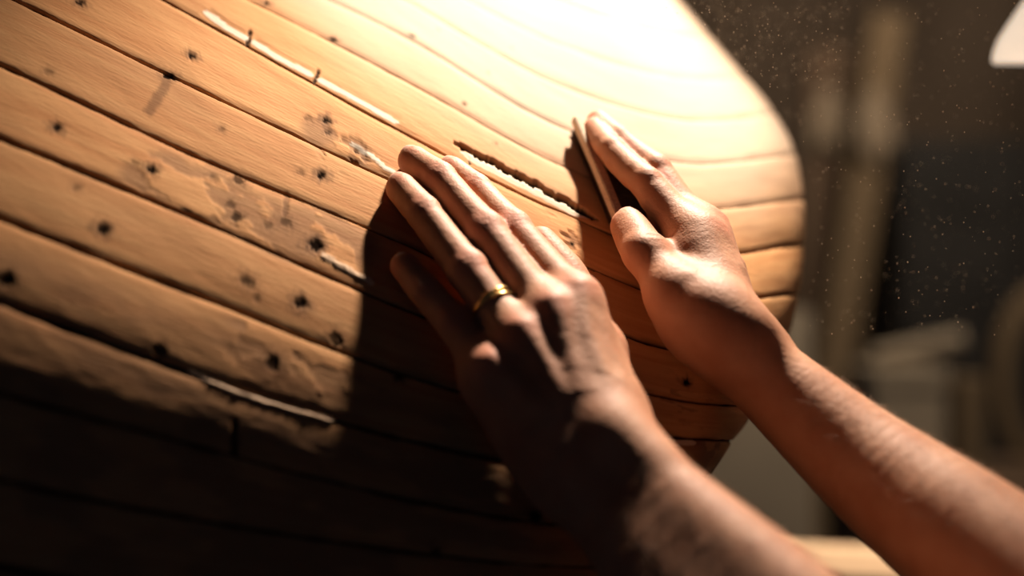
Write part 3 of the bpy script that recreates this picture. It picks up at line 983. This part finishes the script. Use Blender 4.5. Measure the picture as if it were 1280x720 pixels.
# --- long timbers and sheets standing against the back of the workshop
def to_floor(p, q):
    # extend the line p -> q down to the floor
    p = np.array(p); q = np.array(q); d = q - p
    return p + d * (0.01 - p[2]) / d[2]
a_, b_ = W(1110, 20, 2.98), W(1052, 400, 2.98)
timber('leaning_timber', a_, to_floor(a_, b_), .075, .05, tan, 'tan squared timber leaning upright in the blurred workshop, a rag hung near its top', 'timber')
a_, b_ = W(1040, 60, 3.1), W(1020, 420, 3.1)
timber('dark_board', a_, to_floor(a_, b_), .10, .03, brown, 'dark brown board standing between the hull end and the tan leaning timber', 'board')
a_, b_ = W(946, 385, 2.15), W(946, 500, 2.10)
timber('grey_sheet', a_, to_floor(a_, b_), .16, .012, grey, 'grey sheet of board standing behind the lower end of the hull', 'sheet')

def rag(name, top, wd, ht, label, seed):
    V = []; nx, nz = 26, 30
    for i in range(nx):
        for j in range(nz):
            u = i / (nx - 1) - .5; v = j / (nz - 1)
            w = wd * (.35 + .65 * sstep(0, .6, v))
            y = -.012 - .018 * v - .012 * math.sin(u * 17 + seed) * v
            z = -ht * v * (1 + .12 * math.sin(u * 9 + seed * 2))
            V.append(np.array(top) + np.array([u * w, y, z]))
    fs = [(i * nz + j, i * nz + j + 1, (i + 1) * nz + j + 1, (i + 1) * nz + j) for i in range(nx - 1) for j in range(nz - 1)]
    o = mesh_np(name, V, fs, dusty)
    md = o.modifiers.new('thick', 'SOLIDIFY'); md.thickness = .004
    return tag(o, label, 'rag', 'rags')
rag('hanging_rag', W(1092, 112, 2.962), .080, .14, 'pale dusty rag hanging on the tan leaning timber', 1)
rag('hanging_rag', W(1034, 112, 3.092), .085, .13, 'dull rag hanging on the dark brown board, next to the hull edge', 3)

# --- shelf with boxes at the right
sh = empty('shelf_unit', tuple(W(1230, 600, 2.5) * [1, 1, 0]), 'low workshop shelf carrying a grey box, wood block and bent rib', 'shelf')
zs = W(1230, 596, 2.5)[2]
xl, xr = W(1076, 0, 2.5)[0], W(1460, 0, 2.5)[0]
quad_box('shelf_board', (xl, 2.38, zs - .022), (xr, 2.78, zs), brown, None, .002, sh)
quad_box('shelf_board', (xl + .02, 2.40, .30), (xr - .02, 2.76, .32), brown, None, .002, sh)
for x_ in (xl + .02, xr - .02):
    for y_ in (2.40, 2.76):
        quad_box('post', (x_ - .02, y_ - .02, 0), (x_ + .02, y_ + .02, zs - .022), brown, None, .002, sh)
bx = empty('storage_box', tuple(W(1128, 596, 2.52)), 'grey cardboard box standing on the shelf beside the small wood block', 'box')
xa, xb = W(1084, 0, 2.5)[0], W(1172, 0, 2.5)[0]; zt = W(0, 458, 2.5)[2]
quad_box('carton', (xa, 2.45, zs), (xb, 2.62, zt - .012), grey, None, .002, bx)
quad_box('lid', (xa - .004, 2.446, zt - .035), (xb + .004, 2.624, zt), grey, None, .002, bx)
# canvas roll on top of the box, slanting
def roll():
    V = []; n, m_ = 40, 20
    p, q = W(1092, 448, 2.53), W(1206, 424, 2.47); d = unit(q - p); s1 = unit(np.cross(d, [0, 1, 0])); s2 = np.cross(d, s1)
    fs = []
    for i in range(n):
        t_ = i / (n - 1)
        rr = .017 * (1 + .05 * math.sin(t_ * 40)) * (1 if 0 < i < n - 1 else .55)
        for j in range(m_):
            a = 2 * math.pi * j / m_
            V.append(p + (q - p) * t_ + (s1 * math.cos(a) + s2 * math.sin(a)) * rr)
    for i in range(n - 1):
        for j in range(m_):
            fs.append((i * m_ + j, i * m_ + (j + 1) % m_, (i + 1) * m_ + (j + 1) % m_, (i + 1) * m_ + j))
    fs.append(tuple(range(m_))); fs.append(tuple(range((n - 1) * m_, n * m_)))
    tag(mesh_np('canvas_roll', V, fs, grey), 'rolled canvas lying slanted on top of the grey box', 'canvas roll')
roll()
xa, xb = W(1190, 0, 2.45)[0], W(1226, 0, 2.45)[0]; zt = W(0, 470, 2.45)[2]
tag(quad_box('wood_block', (xa, 2.42, zs), (xb, 2.47, zt), tan, None, .003), 'upright tan wood block on the shelf between grey box and bent rib', 'wood block')
def bent_rib():
    c = W(1325, 470, 2.5); V = []; fs = []; n = 60
    c[2] = zs + .175
    for i in range(n + 1):
        a = math.radians(95 + 190 * i / n)
        for (dr, dy) in ((-.014, -.02), (.014, -.02), (.014, .02), (-.014, .02)):
            V.append(c + np.array([math.cos(a) * (.105 + dr), dy, math.sin(a) * (.160 + dr)]))
    for i in range(n):
        for j in range(4):
            fs.append((i * 4 + j, i * 4 + (j + 1) % 4, (i + 1) * 4 + (j + 1) % 4, (i + 1) * 4 + j))
    fs += [(0, 1, 2, 3), tuple(n * 4 + k for k in range(4))]
    o = mesh_np('bent_rib', V, fs, tan, smooth=False)
    tag(o, 'curved tan wooden rib standing on the shelf at its right end', 'wooden rib')
bent_rib()
# dark steel locker
lx0, lx1 = W(1118, 0, 3.3)[0], W(1420, 0, 3.3)[0]
lk = empty('tool_locker', ((lx0 + lx1) / 2, 3.4, 0), 'blackened steel tool locker against the back wall, behind the low shelf', 'locker')
zt = W(0, 175, 3.3)[2]
quad_box('carcass', (lx0, 3.27, 0.03), (lx1, 3.58, zt), near_black, None, .004, lk)
for k in range(2):
    w_ = (lx1 - lx0 - .03) / 2
    x_ = lx0 + .01 + k * (w_ + .01)
    dr = quad_box('door', (x_, 3.250, .06), (x_ + w_, 3.268, zt - .02), near_black, None, .003, lk)
    hx = x_ + (w_ - .04 if k == 0 else .04)
    h_ = quad_box('handle', (hx - .008, 3.230, .95), (hx + .008, 3.250, 1.10), near_black, None, .003)
    h_.parent = dr; h_.location = -Vector(dr.matrix_world.translation) if False else (-Vector(lk.location))

# --- sawhorse whose planed beam crosses under the hull end
tr = empty('sawhorse', tuple(W(1100, 690, 1.25) * [1, 1, 0]), 'sawhorse with a pale planed beam, standing behind the two forearms', 'sawhorse')
p, q = W(850, 691, 1.27), W(1640, 729, 1.27)
a = unit(q - p); u_ = unit(np.array([0, -1, 0]) - a * float(np.array([0, -1, 0]) @ a)); s_ = np.cross(a, u_)
bm = bmesh.new(); bm_box(bm, (p + q) / 2, (np.linalg.norm(q - p), .026, .02), (a, s_, u_), .003); from_bm('beam', bm, pale, tr)
for e_, sgn in ((p + a * .06, -1), (q - a * .06, 1)):
    for ysg in (-1, 1):
        foot = np.array([e_[0] + sgn * .03, e_[1] + ysg * .16, 0.0]); top = e_ + np.array([0, ysg * .02, -.016])
        ax_ = unit(top - foot); u2 = unit(np.array([1.0, 0, 0]) - ax_ * ax_[0]); s2 = np.cross(ax_, u2)
        bm = bmesh.new(); bm_box(bm, (top + foot) / 2, (np.linalg.norm(top - foot), .03, .04), (ax_, s2, u2), .002); from_bm('leg', bm, pale, tr)

# --- pendant lamp at the upper right
def pendant():
    m, nt, b = new_mat('opal_shade')
    b.inputs['Base Color'].default_value = (.8, .76, .68, 1); b.inputs['Roughness'].default_value = .4
    b.inputs['Emission Color'].default_value = (1, .86, .70, 1); b.inputs['Emission Strength'].default_value = .62
    d = 0.88
    c = W(1407, 80, d)
    root = empty('pendant_lamp', tuple(c), 'glowing white cone-shaped lamp hanging in the upper right corner', 'lamp')
    k = d / F
    # the head hangs tipped a little, its rim level with the eye
    up = unit(np.array([0, -(c[2] - CZ), d])); fw = unit(np.array([0, d, c[2] - CZ])); rt = np.array([1.0, 0, 0])
    prof = [(146 * k, 3 * k), (150 * k, 0), (156 * k, 0), (159 * k, 4 * k), (158 * k, 14 * k), (153 * k, 30 * k), (141 * k, 52 * k), (124 * k, 80 * k), (100 * k, 112 * k), (64 * k, 150 * k), (28 * k, 168 * k), (26 * k, 168 * k)]
    V = []; n = 64
    for (r, z) in prof:
        for i in range(n):
            t_ = 2 * math.pi * i / n; V.append(c + rt * r * math.cos(t_) + fw * r * math.sin(t_) + up * z)
    fs = [(a * n + i, a * n + (i + 1) % n, (a + 1) * n + (i + 1) % n, (a + 1) * n + i) for a in range(len(prof) - 1) for i in range(n)]
    mesh_np('lamp_shade', V, fs, m, root)
    def tube(name, rings, mat):
        V = []; n = 20
        for (p_, r) in rings:
            for i in range(n):
                t_ = 2 * math.pi * i / n; V.append(p_ + rt * r * math.cos(t_) + fw * r * math.sin(t_))
        fs = [(a * n + i, a * n + (i + 1) % n, (a + 1) * n + (i + 1) % n, (a + 1) * n + i) for a in range(len(rings) - 1) for i in range(n)]
        fs += [tuple(range(n)), tuple(range((len(rings) - 1) * n, len(rings) * n))]
        mesh_np(name, V, fs, mat, root)
    top = c + up * 168 * k
    tube('socket', [(top - up * .004, 30 * k), (top + up * .02, 28 * k), (top + up * .045, 14 * k), (top + up * .05, 8 * k)], near_black)
    t0_ = top + up * .048
    tube('cord', [(t0_, .003), (t0_ + np.array([0, -.004, .05]), .003), (t0_ + np.array([0, -.004, .3]), .003), (np.array([t0_[0], t0_[1] - .004, 2.8]), .003)], near_black)
pendant()

# --- dust hanging in the lamp light
def dust():
    m, nt, b = new_mat('wood_dust'); b.inputs['Base Color'].default_value = (.75, .6, .42, 1); b.inputs['Roughness'].default_value = .9
    n = 3200; V = []; fs = []
    for i in range(n):
        d = random.uniform(.62, 1.15)
        px = random.uniform(800, 1280) if i % 4 else random.uniform(820, 1060)
        py = random.uniform(0, 420) if i % 4 else random.uniform(0, 110)
        if px < np.interp(py, [0, 60, 160, 250, 320, 450], [805, 895, 982, 1010, 1010, 985]) + 12: continue
        c = W(px, py, d)
        r = random.uniform(.00014, .00034)
        base = len(V)
        for v in ((1, 0, 0), (-1, 0, 0), (0, 1, 0), (0, -1, 0), (0, 0, 1.4), (0, 0, -1.4)): V.append(c + np.array(v) * r)
        for f in ((0, 2, 4), (2, 1, 4), (1, 3, 4), (3, 0, 4), (2, 0, 5), (1, 2, 5), (3, 1, 5), (0, 3, 5)): fs.append(tuple(base + k for k in f))
    o = mesh_np('sanding_dust', V, fs, m, smooth=False)
    tag(o, 'fine wood dust drifting in the lamp light beside the hull', 'dust', kind='stuff')
dust()

# --- fine hair on the forearms
def arm_hair():
    m, nt, b = new_mat('hair'); b.inputs['Base Color'].default_value = (.30, .16, .08, 1); b.inputs['Roughness'].default_value = .5
    nrm = np.empty(len(Vb) * 3, dtype=np.float32); body.data.vertices.foreach_get('normal', nrm); nrm = nrm.reshape(-1, 3)
    V = []; fs = []
    for I, lo, hi, cnt in ((IL, .025, .16, 1700), (IR, .035, .19, 2100)):
        off = 0 if I is IL else len(VL); nV = len(VL) if I is IL else len(VR)
        pts = Vb[off:off + nV]; tt = (pts - I['wr']) @ I['ax']
        ok = np.where((tt > lo) & (tt < hi))[0]
        wgt = ((nrm[off + ok] @ I['fb']) > -.35)
        ok = ok[wgt]
        for i in rng.choice(ok, cnt):
            p = pts[i]; nn = nrm[off + i].astype(float); L_ = rng.uniform(.004, .0085)
            dd = unit(-I['ax'] * .2 + I['ax'] * 1.0 * rng.uniform(.2, 1) + I['ft'] * rng.uniform(-.9, .2) + rng.normal(0, .25, 3))
            dd = unit(dd - nn * float(dd @ nn))
            sd = unit(np.cross(dd, nn)); base = len(V); w = .00006
            for k in range(4):
                t_ = k / 3
                c = p + dd * L_ * t_ + nn * (L_ * (.38 * t_ - .16 * t_ * t_))
                ww = w * (1 - .8 * t_)
                V += [c + sd * ww, c - sd * ww * .5 + nn * ww * .86, c - sd * ww * .5 - nn * ww * .86]
            for k in range(3):
                for j in range(3):
                    fs.append((base + k * 3 + j, base + k * 3 + (j + 1) % 3, base + (k + 1) * 3 + (j + 1) % 3, base + (k + 1) * 3 + j))
    o = mesh_np('arm_hair', V, fs, m, person)
    tag(o, kind='stuff')
arm_hair()
